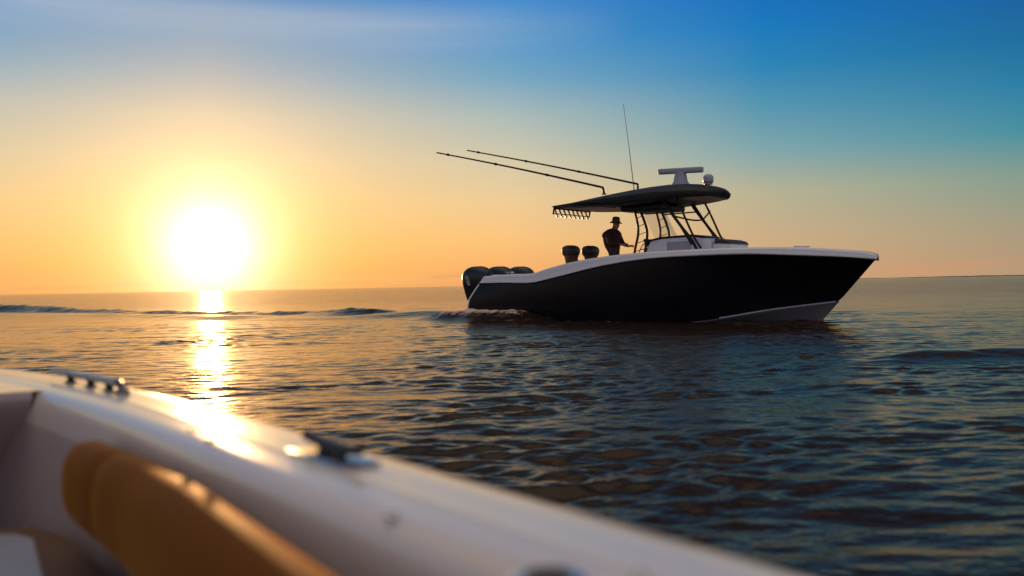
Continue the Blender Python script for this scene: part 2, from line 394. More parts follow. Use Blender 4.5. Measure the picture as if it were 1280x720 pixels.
zcap = smt([0, 1.1, 2.25, 2.75, 3.33, 4.25, 5.5, 6.8, 7.7, 8.6, 9.4, 9.96, 10.07], [1.15, 1.18, 1.205, 1.31, 1.42, 1.53, 1.60, 1.62, 1.62, 1.59, 1.52, 1.44, 1.40])
zrub = smt([0, 1.1, 2.28, 3.09, 4.24, 5.5, 6.8, 7.7, 8.6, 9.84, 10.07], [.97, .97, .965, 1.10, 1.31, 1.45, 1.48, 1.48, 1.43, 1.33, 1.30])
hch = smt([0, 2, 4, 6, 7, 8, 9, 9.25], [1.40, 1.44, 1.42, 1.22, .95, .60, .10, .0])
zch = smt([0, 4, 5.5, 6.3, 7, 8, 9, 9.25], [-.10, -.10, -.08, -.03, .07, .24, .37, .40])
def zstem(s): return max(-.5, (s-8.89)/1.18*1.35) if s > 8.3 else -.5-.0*s
zkeel = lambda s: -.45 if s < 8.3 else -.45+(s-8.3)**1.0*.76 if s < 8.89 else (s-8.89)*1.35/1.18
SS = [0, .15, .35, .6, .9, 1.2, 1.6, 2, 2.3, 2.6, 2.9, 3.3, 3.8, 4.3, 4.9, 5.5, 6.1, 6.7, 7.2, 7.6, 8, 8.3, 8.6, 8.89, 9.05, 9.2, 9.35, 9.5, 9.7, 9.85, 10.0, 10.07]
def rake(s, z):                                # raked quarter: the top of the transom sits forward of its foot
    return s+max(0., (z-.47))/.70*.57*max(0, 1-s/2.6)
def side_ring(s, sg):
    zk = zkeel(s); zc = max(zch(min(s, 9.25)), zk+.0) if s < 9.25 else zk
    oc = hch(s) if s < 9.25 else 0.0; zr = zrub(s); hr = hb(s)
    pts = []
    for t in (.0, .2, .4, .6, .8, .92, 1.):
        z = zc+(zr-zc)*t; flare = t**(1.0 if s < 5 else 1+.35*min(1, (s-5)/3))
        o = oc+(hr-oc)*flare+(.05*math.sin(math.pi*t) if s < 7 else .0)
        if s < 1.2: o -= .10*(1-s/1.2)*(0 if t < .3 else t*t)*.6
        pts.append(q(rake(s, z), sg*o, z))
    return pts
bm = NB()
for sg in (1, -1): loft(bm, [side_ring(s, sg) for s in SS])
# transom
l, r = side_ring(0, 1), side_ring(0, -1); va = [bm.verts.new(p) for p in l]; vb = [bm.verts.new(p) for p in r]
bmesh.ops.remove_doubles(bm, verts=bm.verts, dist=1e-4)
build('hull', bm, NAVY, boat, sharp=50)
bm = NB()
def edge_strip(sg):
    a = side_ring(0, sg); A_ = [(p[0]-.02, p[1]+(-.006*sg), p[2]) for p in a]; B_ = [(p[0]+.035, p[1]+(-.006*sg), p[2]) for p in a]
    C_ = [(p[0]-.03, p[1]+.06*sg, p[2]) for p in a]
    loft(bm, [B_, A_, C_])
for sg in (1, -1): edge_strip(sg)
l, r = [(p[0]-.03, p[1]+.06, p[2]) for p in side_ring(0, 1)], [(p[0]-.03, p[1]-.06, p[2]) for p in side_ring(0, -1)]
loft(bm, [l, r]); build('transom', bm, GEL, boat)
bm = NB()
for sg in (1, -1):
    rings = []
    for s in [x for x in SS if x <= 9.25]+[9.25]:
        zk = zkeel(s); zc = zch(s); oc = hch(s); zc = max(zc, zk)
        rings.append([q(s, 0, zk), q(s, sg*oc*.5, zk+(zc-zk)*.45), q(s, sg*oc*.97, zc-.03 if zc-.03 > zk else zk), q(s, sg*(oc+.012), zc-.012), q(s, sg*(oc+.014), zc+.012)])
    loft(bm, rings)
bmesh.ops.remove_doubles(bm, verts=bm.verts, dist=1e-4)
build('hull_bottom', bm, BOT, boat, sharp=60)
# painted chine flat, pale line
bm = NB()
for sg in (1, -1):
    rings = []
    for s in np.linspace(6.95, 9.2, 20):
        zc = zch(s); oc = hch(s); oc2 = side_ring(s, 1)[1]
        rings.append([q(s, sg*(oc+.016), zc+.008), q(s, sg*(oc+.035), zc+.012), q(s, sg*(oc+.03), zc+.035), q(s, sg*(oc+.012), zc+.04)])
    loft(bm, rings)
build('chine', bm, WHT, boat)
# white gunwale band with cap
SG = [s for s in SS]
bm = NB()
for sg in (1, -1):
    rings = []
    for s in SG:
        h_ = hb(s)-(.06*(1-s/1.2) if s < 1.2 else 0); zt = zcap(s); zr = zrub(s); wcap = min(.26, h_*.9)
        prof = [(h_-.005, zr-.012), (h_+.022, zr+.0), (h_+.025, zr+.03), (h_+.008, zr+.045), (h_+.006, zr+(zt-zr)*.6), (h_-.005, zt-.035), (h_-.03, zt-.008), (h_-.07, zt), (h_-wcap+.03, zt+.004), (h_-wcap, zt-.02), (h_-wcap, zt-.09)]
        rings.append([q(rake(s, z), sg*max(o, 0.0), z) for o, z in prof])
    loft(bm, rings)
bmesh.ops.remove_doubles(bm, verts=bm.verts, dist=1e-4)
build('gunwale', bm, GEL, boat, sharp=60)
# thin dark rub rail below the white band
bm = NB()
for sg in (1, -1):
    tube(bm, [q(rake(s, zrub(s)-.02), sg*(hb(s)-(.06*(1-s/1.2) if s < 1.2 else 0)+.014), zrub(s)-.02) for s in SS], .014, 6)
build('rub_rail', bm, BLK, boat)
# inside liner and deck
bm = NB()
for sg in (1, -1):
    loft(bm, [[q(max(rake(s, 1.0), .75), sg*max(0, hb(s)-min(.26, hb(s)*.9)), zcap(s)-.09), q(max(s, .75), sg*max(0, hb(s)-min(.34, hb(s)*.95)), .74)] for s in SS if s < 8])
loft(bm, [[q(max(s, .75), hb(s)-min(.34, hb(s)*.95), .745), q(max(s, .75), -(hb(s)-min(.34, hb(s)*.95)), .745)] for s in SS if s < 8])
loft(bm, [[q(7.6, hb(7.6)-.3, z), q(7.6, -hb(7.6)+.3, z)] for z in (.745, zcap(7.6)-.04)])
bmesh.ops.remove_doubles(bm, verts=bm.verts, dist=1e-4)
build('deck_liner', bm, GEL, boat)
bm = NB(); box(bm, q(.78, 0, .98), (.22, 2.62, .40), .05); box(bm, q(.16, 0, .45), (.75, 2.3, .14), .04); build('transom_bench', bm, GEL, boat)
# bow cap closing the foredeck
bm = NB()
loft(bm, [[q(s, hb(s)*.92-.02, zcap(s)-.03), q(s, 0, zcap(s)+.005), q(s, -hb(s)*.92+.02, zcap(s)-.03)] for s in (7.6, 8.0, 8.5, 8.9, 9.3, 9.6, 9.85, 10.0)])
build('foredeck', bm, GEL, boat)
bm = NB()
for x in (8.62, 8.78): lathe(bm, [(.014, 0), (.014, .02)], 8, Matrix.Translation(q(x, hb(x)-.11, zcap(x))))
tube(bm, [q(8.55, hb(8.55)-.11, zcap(8.6)+.022), q(8.85, hb(8.85)-.11, zcap(8.8)+.022)], .012, 8); build('bow_cleat', bm, STL, boat)
bm = NB()
for x in (1.35, 1.5): lathe(bm, [(.016, 0), (.016, .045)], 8, Matrix.Translation(q(x, hb(x)-.12, zcap(x))))
tube(bm, [q(1.28, 1.45, zcap(1.3)+.05), q(1.57, 1.45, zcap(1.5)+.05)], .013, 8); build('stern_cleat', bm, STL, boat)

# outboard engines
def engine(x, o):
    e = empty('outboard_engine', q(x, o, 0)); e.parent = boat
    bm = NB()                                                    # cowl: lofted side profile
    prof = [(.44, .50, .12, .10), (.44, .62, .12, .15), (.44, .78, .12, .20), (.44, .92, .21, .24), (.42, 1.06, .43, .27), (.41, 1.18, .50, .275), (.385, 1.27, .46, .262), (.32, 1.335, .36, .235), (.2, 1.385, .2, .19), (.2, 1.418, .2, .13), (.2, 1.43, .2, .05)]
    rings = []
    for (xr, z, w_, yw) in prof:
        kz = max(0, z-1.1)/.335; cr = 1-math.sqrt(max(0, 1-kz*kz)); xb = -.52+max(0, (1.0-z))*.22+cr*.46; xf = .46-cr*.42
        rr = []
        for k in range(24):
            a = 2*math.pi*k/24; ca, sa = math.cos(a), math.sin(a)
            cx = (xb+xf)/2; hx = (xf-xb)/2
            rr.append((cx+hx*abs(ca)**.75*(1 if ca > 0 else -1), yw*abs(sa)**.75*(1 if sa > 0 else -1), z))
        rings.append(rr)
    loft(bm, rings, closed=True, cap=True); c = build('cowl', bm, BLKG, e, sharp=70)
    for sg in (1, -1):                                           # pale swoosh panel, both sides
        bm = NB()
        pr = [(-.26, 1.16), (-.16, 1.18), (-.10, 1.06), (-.08, .92), (-.16, .90), (-.22, 1.0)]
        vs = [bm.verts.new((a, sg*(.262 if b > 1 else .245), b)) for a, b in pr]; f = bm.faces.new(vs)
        ex = bmesh.ops.extrude_face_region(bm, geom=[f]); bmesh.ops.translate(bm, vec=(0, sg*.012, 0), verts=[v for v in ex['geom'] if isinstance(v, bmesh.types.BMVert)])
        build('cowl_panel', bm, ALU, c, smooth=False)
    bm = NB()
    mids = [(-.12, .30, .80, .17), (-.14, .26, .5, .12), (-.16, .22, .2, .09), (-.18, .2, -.1, .06), (-.2, .2, -.35, .04)]
    rings = [[(cx+hx*math.cos(a), yw*math.sin(a), z) for a in [2*math.pi*k/16 for k in range(16)]] for cx, hx, z, yw in mids]
    loft(bm, rings, closed=True, cap=True); build('midsection', bm, BLK, e)
    bm = NB(); box(bm, (.28, 0, .62), (.22, .30, .42), .03); build('clamp_bracket', bm, ALU, e)
    bm = NB()
    rings = [[(x_, r_2*math.cos(a), -.42+r_2*math.sin(a)) for a in [2*math.pi*k/12 for k in range(12)]] for x_, r_2 in ((.1, .02), (0, .06), (-.2, .075), (-.38, .06), (-.48, .03))]
    loft(bm, rings, closed=True, cap=True); build('gearcase', bm, BLK, e)
    bm = NB()
    for k in range(3):
        a = 2*math.pi*k/3; rot = Matrix.Translation((-.46, 0, -.42)) @ Matrix.Rotation(a, 4, 'X') @ Matrix.Translation((0, 0, .11)) @ Matrix.Rotation(R(30), 4, 'Z')
        bmesh.ops.create_cube(bm, size=1, matrix=rot @ Matrix.Diagonal((.012, .1, .18, 1)))
    build('propeller', bm, STL, e)
    return e
for (x, o) in ((-.12, .86), (-.05, .02), (.03, -.84)): engine(x, o)

# console, windscreen, lounge
con = NB()
prof = [(4.85, .75), (4.78, 1.30), (4.86, 1.72), (5.0, 1.90), (5.3, 1.945), (6.1, 1.965), (6.42, 1.90), (6.56, 1.80), (6.62, .75)]
rings = []
for y, k in ((-.52, .94), (-.50, .985), (-.44, 1.0), (0, 1.005), (.44, 1.0), (.50, .985), (.52, .94)):
    rings.append([((x-5.7)*(.99 if abs(y) > .48 else 1)+5.7, y, .75+(z-.75)*k) for x, z in prof])
loft(con, rings, cap=True); console = build('console', con, GEL, boat, sharp=35)
bm = NB(); tr = []
for y in (-.52, 0, .52):
    tr.append([(4.95, y, 1.925), (5.3, y, 1.98), (6.08, y, 2.0), (6.42, y, 1.935), (6.42, y, 1.915), (6.08, y, 1.98), (5.3, y, 1.96), (4.95, y, 1.905)])
loft(bm, tr, closed=True, cap=True); build('console_trim', bm, BLK, console)
bm = NB(); box(bm, q(5.75, .527, 1.45), (.62, .015, .8), .006); build('console_door', bm, WHT, console)
bm = NB()
ws = []
for t in np.linspace(-1, 1, 13):
    y = .50*math.sin(t*math.pi/2); xo = .10*(abs(t)**3)
    ws.append([(5.32-xo*2.2, y, 1.96), (5.12-xo*2, y, 2.32), (4.98-xo*2, y, 2.62)])
ws2 = [[(a[0]+.012, a[1]*1.01, a[2]) for a in r] for r in ws]
loft(bm, ws); loft(bm, ws2)
# clear windshield sheet
CLEAR = bpy.data.materials.new('clear_acrylic'); CLEAR.use_nodes = True
b_ = CLEAR.node_tree.nodes['Principled BSDF']; b_.inputs['Alpha'].default_value = .14; b_.inputs['Roughness'].default_value = .05; b_.inputs['Base Color'].default_value = (.3, .32, .33, 1)
build('windshield', bm, CLEAR, boat)
bm = NB(); box(bm, q(6.81, 0, 1.26), (.44, .98, 1.02), .03); base = build('lounge_base', bm, GEL, boat)
bm = NB(); tr = []
for y in (-.5, -.47, 0, .47, .5):
    d = .03 if abs(y) > .48 else 0
    tr.append([(6.64, y, 1.77), (6.64, y, 1.875-d), (6.84, y, 1.86-d), (6.99, y, 1.815-d), (7.035, y, 1.77-d), (7.04, y, 1.74)])
loft(bm, tr, cap=True, closed=True); build('lounge_cushion', bm, VINYL, boat)
# steering wheel and helm
bm = NB()
mw = Matrix.Translation(q(4.60, .12, 1.72)) @ Matrix.Rotation(R(-62), 4, 'Y')
ring = [mw @ Vector((.19*math.cos(a), .19*math.sin(a), 0)) for a in [2*math.pi*k/28 for k in range(28)]]
tube(bm, ring, .015, 8, closed=True)
for k in range(3):
    a = 2*math.pi*k/3+.5; tube(bm, [mw @ Vector((0, 0, -.02)), mw @ Vector((.19*math.cos(a), .19*math.sin(a), 0))], .009, 6)
tube(bm, [mw @ Vector((0, 0, 0)), mw @ Vector((0, 0, -.2))], .03, 10)
build('steering_wheel', bm, STL, boat)
bm = NB(); box(bm, q(4.83, .12, 1.86), (.06, .7, .2), .02, Matrix.Rotation(R(-25), 4, 'Y')); build('instrument_panel', bm, BLK, boat)

# helm seats
def helm_seat(x, o):
    e = empty('helm_seat', q(x, o, -.045)); e.parent = boat
    bm = NB(); box(bm, (.2, 0, 1.30), (.50, .50, .14), .05, seg=3); build('seat_cushion', bm, VINYL, e)
    bm = NB()
    rings = []
    for z, hy, hx, cx in ((1.34, .20, .06, -.02), (1.45, .235, .085, -.03), (1.62, .25, .11, -.04), (1.67, .27, .14, -.045), (1.70, .285, .17, -.05), (1.78, .30, .19, -.05), (1.85, .29, .18, -.05), (1.90, .245, .14, -.05), (1.928, .15, .07, -.05)):
        rings.append([(cx+hx*abs(math.cos(a))**.9*(1 if math.cos(a) > 0 else -1), hy*abs(math.sin(a))**.9*(1 if math.sin(a) > 0 else -1), z) for a in [2*math.pi*(k+.5)/20 for k in range(20)]])
    loft(bm, rings[3:], closed=True, cap=True); build('headrest', bm, VINYL, e, sharp=70)
    bm = NB(); loft(bm, rings[:4], closed=True, cap=True); build('backrest', bm, mat('seat_panel', (.13, .05, .03), .5) if 'seat_panel' not in bpy.data.materials else bpy.data.materials['seat_panel'], e, sharp=70)
    bm = NB(); lathe(bm, [(.16, .79), (.15, .81), (.05, .84), (.045, 1.24)], 16, Matrix.Translation((.2, 0, 0))); build('pedestal', bm, STL, e)
    bm = NB()
    for sg in (1, -1): tube(bm, smooth_path([(-.02, sg*.24, 1.48), (.12, sg*.28, 1.52), (.36, sg*.28, 1.51)], 4), .028, 8)
    build('armrest', bm, VINYL, e)
helm_seat(2.80, .60); helm_seat(2.95, -.08)
# leaning post behind the driver
bm = NB(); box(bm, q(3.42, 0.0, 1.40), (.36, 1.3, .12), .05, seg=3); build('leaning_cushion', bm, VINYL, boat)
bm = NB()
for y in (-.55, .55):
    tube(bm, smooth_path([(3.30, y, .75), (3.33, y, 1.1), (3.40, y, 1.36)], 4), .024, 8); tube(bm, smooth_path([(3.62, y, .75), (3.58, y, 1.1), (3.50, y, 1.36)], 4), .024, 8)
tube(bm, [(3.31, -.55, .95), (3.31, .55, .95)], .02, 8); build('leaning_post', bm, ALU, boat)

# hardtop
def ht_top(s): return smt([2.52, 3.2, 4.0, 4.8, 5.4, 6.0, 6.4, 6.62, 6.70], [2.895, 2.985, 3.09, 3.165, 3.19, 3.16, 3.09, 3.02, 2.985])(s)
def ht_bot(s): return smt([2.52, 3.5, 4.5, 5.5, 6.2, 6.62, 6.70], [2.83, 2.78, 2.76, 2.80, 2.85, 2.91, 2.97])(s)
def ht_hw(s): return smt([2.52, 2.62, 3.0, 4.5, 5.6, 6.2, 6.5, 6.65, 6.70], [1.10, 1.16, 1.19, 1.17, 1.08, .92, .68, .38, .12])(s)
top = NB(); rings = []
HS = [2.52, 2.56, 2.62, 2.8, 3.1, 3.5, 4, 4.5, 5, 5.4, 5.8, 6.1, 6.3, 6.45, 6.55, 6.62, 6.67, 6.70]
for s in HS:
    w_, zt, zb = ht_hw(s), ht_top(s), ht_bot(s); e_ = .72
    rr = [(s, -w_, zb+(zt-zb)*.34)]
    for t in np.linspace(-.985, .985, 15): rr.append((s, w_*t, zb+(zt-zb)*(.48+.52*(1-abs(t)**2.4))+.05*(1-t*t)*min(1, (s-2.4))))
    rr.append((s, w_, zb+(zt-zb)*.34))
    for t in (.97, .88, .0, -.88, -.97): rr.append((s, w_*t, zb+(.02 if abs(t) > .9 else 0)))
    rings.append(rr)
loft(top, rings, closed=True, cap=True); hard = build('hardtop', top, BLK, boat, sharp=50)
bm = NB(); rings = []
for s in np.linspace(2.68, 3.95, 8): rings.append([(s, t*ht_hw(s)*.82, ht_bot(s)-.006) for t in (-1, -.5, 0, .5, 1)])
loft(bm, rings)
rings = []
for s in np.linspace(5.95, 6.52, 6): rings.append([(s, t*ht_hw(s)*.78, ht_bot(s)-.006) for t in (-1, -.5, 0, .5, 1)])
loft(bm, rings); build('underside_panel', bm, CREAM, hard)
bm = NB(); box(bm, (4.8, 0, 2.70), (1.1, 1.3, .14), .04); build('electronics_box', bm, BLK, hard)
bm = NB()
bm.free()
for y in (-.5, .5):
    bm = NB(); lathe(bm, [(.06, 0), (.055, -.02)], 16, Matrix.Translation((4.1, y, 2.765))); build('ceiling_lamp', bm, LAMPG, hard)

# hardtop frame
def leg(pts, r=.026): bm = NB(); tube(bm, smooth_path([q(*p) for p in pts], 6), r, 10); build('frame_leg', bm, BLK, boat)
for o in (.55, -.55):
    leg([(4.52, o, .75), (4.54, o, 1.4), (4.60, o, 1.74), (4.68, o, 2.05), (4.68, o, 2.30), (4.59, o, 2.67), (4.55, o, 2.84)], .03)
    leg([(4.80, o, .75), (4.80, o, 1.4), (4.87, o, 1.69), (4.93, o, 2.08), (4.86, o, 2.37), (4.73, o, 2.68), (4.66, o, 2.84)], .034)
    leg([(6.50, o*1.36, .75), (6.30, o*1.36, 1.66), (5.92, o*1.36, 2.2), (5.54, o*1.36, 2.70), (5.46, o*1.36, 2.84)], .035)
    leg([(6.20, o*1.36, 1.75), (5.90, o*1.36, 2.22), (5.64, o*1.36, 2.62), (5.50, o*1.36, 2.83)], .028)
    leg([(6.42, o*1.36, 1.66), (6.22, o*1.36, 1.98), (5.98, o*1.36, 2.5), (5.80, o*1.36, 2.86)], .026)
for o in (.55, -.55):
    for k in range(7):
        bm = NB()
        z = 1.25+k*.2; xa = np.interp(z, [1.4, 1.74, 2.05, 2.3, 2.67], [4.54, 4.60, 4.68, 4.68, 4.59]); xb = np.interp(z, [1.4, 1.69, 2.08, 2.37, 2.68], [4.80, 4.87, 4.93, 4.86, 4.73])
        tube(bm, [q(xa, o, z), q(xb, o, z+.07)], .009, 6); build('frame_rung', bm, BLK, boat)
for o in (.62, -.62): bm = NB(); tube(bm, [q(4.7, o, 2.60), q(5.62, o*1.2, 2.62)], .018, 8); build('side_rail', bm, BLK, boat)
bm = NB(); tube(bm, smooth_path([q(5.72, .72, 2.44), q(5.98, .35, 2.35), q(6.08, 0, 2.36), q(6.02, -.4, 2.48), q(5.95, -.75, 2.62)], 5), .02, 8); build('grab_bar', bm, BLK, boat)
# rod rack below the aft edge
bm = NB(); tube(bm, [q(2.62, 1.10, 2.80), q(2.62, -.55, 2.80)], .016, 8); tube(bm, [q(2.58, 1.10, 2.68), q(2.58, -.55, 2.68)], .012, 8)
tube(bm, [q(2.62, 1.1, 2.86), q(2.57, 1.1, 2.66)], .022, 8); tube(bm, [q(2.62, -.55, 2.86), q(2.57, -.55, 2.66)], .022, 8)
rack = build('rod_rack', bm, BLK, boat)
rh = None
for k in range(8):
    o = 1.0-k*.2
    if rh is None:
        bm = NB(); lathe(bm, [(.030, .12), (.026, .10), (.024, -.10), (.032, -.13), (.01, -.13)], 10, Matrix.Rotation(R(-22), 4, 'Y'))
        rh = build('rod_holder', bm, STL, rack); c = rh
    else:
        c = rh.copy(); COL.objects.link(c); c.parent = rack
    c.location = q(2.585, o, 2.72)
# outriggers
def outrigger(base, foot, tip):
    e = empty('outrigger', (0, 0, 0)); e.parent = boat
    bm = NB(); b0 = Vector(q(*foot)); b1 = Vector(q(*base)); lathe(bm, [(.06, 0), (.055, .025), (.03, .03)], 14, Matrix.Translation(b0-Vector((0, 0, .01)))); tube(bm, [b0, b1], .03, 10); build('outrigger_mount', bm, BLK, e)
    bm = NB(); T = Vector(q(*tip)); P = [b1+(T-b1)*t+Vector((0, 0, .025*math.sin(math.pi*t))) for t in np.linspace(0, 1, 14)]
    tube(bm, P, .027, 8, r2=.018)
    for t in (.33, .66, .98): lathe(bm, [(.034, -.03), (.034, .03)], 8, Matrix.Translation(P[int(t*13)]) @ (T-b1).to_track_quat('Z', 'Y').to_matrix().to_4x4())
    build('outrigger_pole', bm, BLK, e)
outrigger((3.99, 1.0, 3.225), (4.02, 1.0, 3.06), (-1.17, 1.3, 4.59)); outrigger((3.95, -.75, 3.45), (3.96, -.75, 3.12), (-2.22, -1.2, 5.04))
# whip antenna
bm = NB(); tube(bm, [q(3.85, -.75, 3.1), q(3.84, -.75, 3.35)], .022, 8, r2=.016); tube(bm, [q(3.84, -.75, 3.35), q(3.72, -.75, 4.4), q(3.57, -.75, 5.57)], .013, 6, r2=.006); build('whip_antenna', bm, WHT, boat)
# radar
rd = empty('radar', q(5.66, .2, 3.2)); rd.parent = boat
bm = NB()
rings = []
for z, hx, hy in ((.0, .20, .17), (.04, .195, .165), (.09, .16, .14), (.24, .135, .12), (.29, .13, .115)): rings.append([(hx*abs(math.cos(a))**.7*(1 if math.cos(a) > 0 else -1), hy*abs(math.sin(a))**.7*(1 if math.sin(a) > 0 else -1), z) for a in [2*math.pi*(k+.5)/24 for k in range(24)]])
loft(bm, rings, closed=True, cap=True); build('radar_pedestal', bm, WHT, rd)
bm = NB(); box(bm, (.0, 0, .345), (1.17, .12, .135), .035, Matrix.Rotation(R(2.5), 4, 'Y'), seg=3); build('radar_bar', bm, WHT, rd)
bm = NB(); lathe(bm, [(.10, 0), (.105, .05), (.125, .07), (.13, .14), (.115, .20), (.07, .24), (.01, .255)], 20, Matrix.Translation(q(6.18, -.2, 3.2))); build('satellite_dome', bm, WHT, boat)

# ------------------------------------------------------------------ the driver (skin-modifier figure)
def figure(name, joints, bones, base_loc, rz, shirt_test):
    me = bpy.data.meshes.new(name); names = list(joints)
    me.from_pydata([joints[n][0] for n in names], [(names.index(a), names.index(b)) for a, b in bones], [])
    o = bpy.data.objects.new(name, me); COL.objects.link(o)
    sk = o.modifiers.new('skin', 'SKIN'); sk.use_smooth_shade = True
    if not me.skin_vertices: 
        bpy.context.view_layer.objects.active = o
    for i, n in enumerate(names):
        v = me.skin_vertices[0].data[i]; rr = joints[n][1]; v.radius = rr if isinstance(rr, tuple) else (rr, rr); v.use_root = (n == names[0])
    ss = o.modifiers.new('sub', 'SUBSURF'); ss.levels = 2; ss.render_levels = 2
    dg = bpy.context.evaluated_depsgraph_get(); ev = o.evaluated_get(dg); m2 = bpy.data.meshes.new_from_object(ev)
    o.modifiers.clear(); o.data = m2; m2.name = name
    m2.materials.clear()
    for m in (SKIN, SHIRT, PANTS): m2.materials.append(m)
    for p in m2.polygons: p.material_index = shirt_test(p.center); p.use_smooth = True
    o.location = base_loc; o.rotation_euler = (0, 0, rz)
    return o
# local frame: +x facing forward (bow), +y left
J = {'pelvis': ((-.04, 0, .98), (.18, .20)), 'waist': ((-.09, 0, 1.12), (.205, .225)), 'chest': ((-.09, 0, 1.28), (.22, .25)), 'upper': ((-.05, 0, 1.41), (.15, .20)), 'neck': ((.0, 0, 1.49), .085), 'jaw': ((.045, 0, 1.56), (.085, .076)), 'head': ((.055, 0, 1.63), (.088, .075)), 'crown': ((.05, 0, 1.695), (.07, .062))}
Bn = [('pelvis', 'waist'), ('waist', 'chest'), ('chest', 'upper'), ('upper', 'neck'), ('neck', 'jaw'), ('jaw', 'head'), ('head', 'crown')]
J['nose'] = ((.15, 0, 1.605), .014); Bn.append(('head', 'nose'))
for sg, S_ in ((1, 'l'), (-1, 'r')):
    J['ear'+S_] = ((.04, sg*.085, 1.615), .016); Bn.append(('head', 'ear'+S_))
    J['sh'+S_] = ((-.06, sg*.235, 1.385), .095); J['el'+S_] = ((.05, sg*.30, 1.13), .066)
    wx_ = .40 if sg < 0 else .38; wz_ = 1.08 if sg < 0 else 1.05; wy_ = sg*.15
    J['wr'+S_] = ((wx_-.09, wy_+sg*.02, wz_), .029); J['pa'+S_] = ((wx_, wy_, wz_+.01), (.024, .034))
    Bn += [('upper', 'sh'+S_), ('sh'+S_, 'el'+S_), ('el'+S_, 'wr'+S_), ('wr'+S_, 'pa'+S_)]
    for f, (dy, ln) in enumerate(((-.030, .040), (-.010, .046), (.010, .043), (.029, .034))):
        a, b, c = 'f%d%sa' % (f, S_), 'f%d%sb' % (f, S_), 'f%d%sc' % (f, S_)
        J[a] = ((wx_+.045, wy_+dy, wz_+.022), .0095); J[b] = ((wx_+.045+ln*.6, wy_+dy, wz_-.004), .0088); J[c] = ((wx_+.035+ln*.3, wy_+dy, wz_-.034), .0078)
        Bn += [('pa'+S_, a), (a, b), (b, c)]
    J['t1'+S_] = ((wx_, wy_-sg*.045, wz_-.002), .011); J['t2'+S_] = ((wx_+.04, wy_-sg*.05, wz_-.03), .009); Bn += [('pa'+S_, 't1'+S_), ('t1'+S_, 't2'+S_)]
    J['hip'+S_] = ((-.03, sg*.095, .90), .095); J['kn'+S_] = ((.03, sg*.125, .49), .062); J['an'+S_] = ((-.01, sg*.135, .09), .042); J['he'+S_] = ((-.03, sg*.135, .04), .038); J['ba'+S_] = ((.10, sg*.145, .032), (.030, .042)); J['to'+S_] = ((.17, sg*.15, .026), (.022, .038))
    Bn += [('pelvis', 'hip'+S_), ('hip'+S_, 'kn'+S_), ('kn'+S_, 'an'+S_), ('an'+S_, 'he'+S_), ('he'+S_, 'ba'+S_), ('ba'+S_, 'to'+S_)]
def region(c):
    if c.z > 1.485 and abs(c.y) < .11: return 0
    if c.z > 1.02:
        return 0 if c.x > .27 else 1
    if c.x > .27 and c.z > .9: return 0
    if c.z > .52: return 2
    return 0
PL = bw(3.82, .22, .765)
man = figure('person', J, Bn, PL, -TH, region)
tag(man, 'person in dark shirt and brimmed hat standing at the helm of the fishing boat', 'person')
bm = NB(); lathe(bm, [(.160, -.045), (.163, -.038), (.125, -.006), (.100, .006), (.099, .05), (.092, .095), (.066, .122), (.01, .128)], 24, Matrix.Translation((.047, 0, 1.675)) @ Matrix.Rotation(R(6), 4, 'Y'))
build('hat', bm, HAT, man)
for sg in (1, -1):
    bm = NB(); bmesh.ops.create_uvsphere(bm, u_segments=8, v_segments=6, radius=.011, matrix=Matrix.Translation((.133, sg*.03, 1.628))); build('eye', bm, BLKG, man)
bm = NB(); tube(bm, [(.138, -.026, 1.566), (.144, 0, 1.564), (.138, .026, 1.566)], .005, 6); build('mouth', bm, mat('lips', (.2, .07, .06), .5), man)

# ------------------------------------------------------------------ our own boat (foreground)
P0 = Vector((.27, .83, 0)); U = Vector((-.614, .789, 0)).normalized(); NN = Vector((U.y, -U.x, 0))
BCT = -1.2                                   # centreline offset
skiff = empty('skiff', (0, 0, 0)); tag(skiff, 'white skiff in the foreground with tan cushioned inner side and stainless deck fittings', 'motorboat')
def toff(s):
    d = max(0, s-1.45); t = -(.050*d*d+.0019*d**3)
    d2 = max(0, -s-1.0); return t-.03*d2*d2
def fz(s): return .62
def fp(s, d, z, side=1):                     # d = metres inboard of the outer edge, along the local normal
    e = .01; tan = Vector((1, (toff(s+e)-toff(s-e))/(2*e))).normalized()    # (u, n)
    u_, n_ = s, toff(s); u2 = u_+tan.y*d; n2 = n_-tan.x*d
    n2 = max(n2, BCT)
    if side < 0: n2 = 2*BCT-n2
    P = P0+U*u2+NN*n2; return Vector((P.x, P.y, z))
FS = list(np.linspace(-3.2, 6.1, 94))
def rail(prof, name, m, ss=FS, sides=(1, -1), parent=skiff, zf=True, sharp=60, closed=False, cap=False):
    bm = NB()
    for sd in sides: loft(bm, [[fp(s, d, z+((fz(s)-.62) if zf else 0), sd) for d, z in prof] for s in ss], closed=closed, cap=cap)
    return build(name, bm, m, parent, sharp=sharp)
rail([(.75, -.35), (.45, -.12), (.28, .05), (.14, .25), (.05, .45), (.012, .53)], 'hull', CRG)
rail([(.012, .53), (-.012, .535), (-.018, .548), (-.012, .562), (.0, .566)], 'rub_rail', RUBBER)
top_prof = [(.0, .566), (-.030, .572), (-.036, .588), (-.032, .603), (-.018, .613), (.005, .618), (.045, .620), (.08, .619), (.11, .621), (.11, .620), (.150, .6175), (.172, .616), (.186, .612), (.195, .603), (.201, .590), (.205, .573), (.209, .55), (.211, .52)]
rail(top_prof, 'gunwale', CRG, sharp=80)
rail([(.211, .52), (.214, .50), (.22, .40), (.235, .25), (.235, .12), (.26, .06), (.32, .03), (.45, .025)], 'inner_liner', LNR, ss=[s for s in FS if s < 4.6])
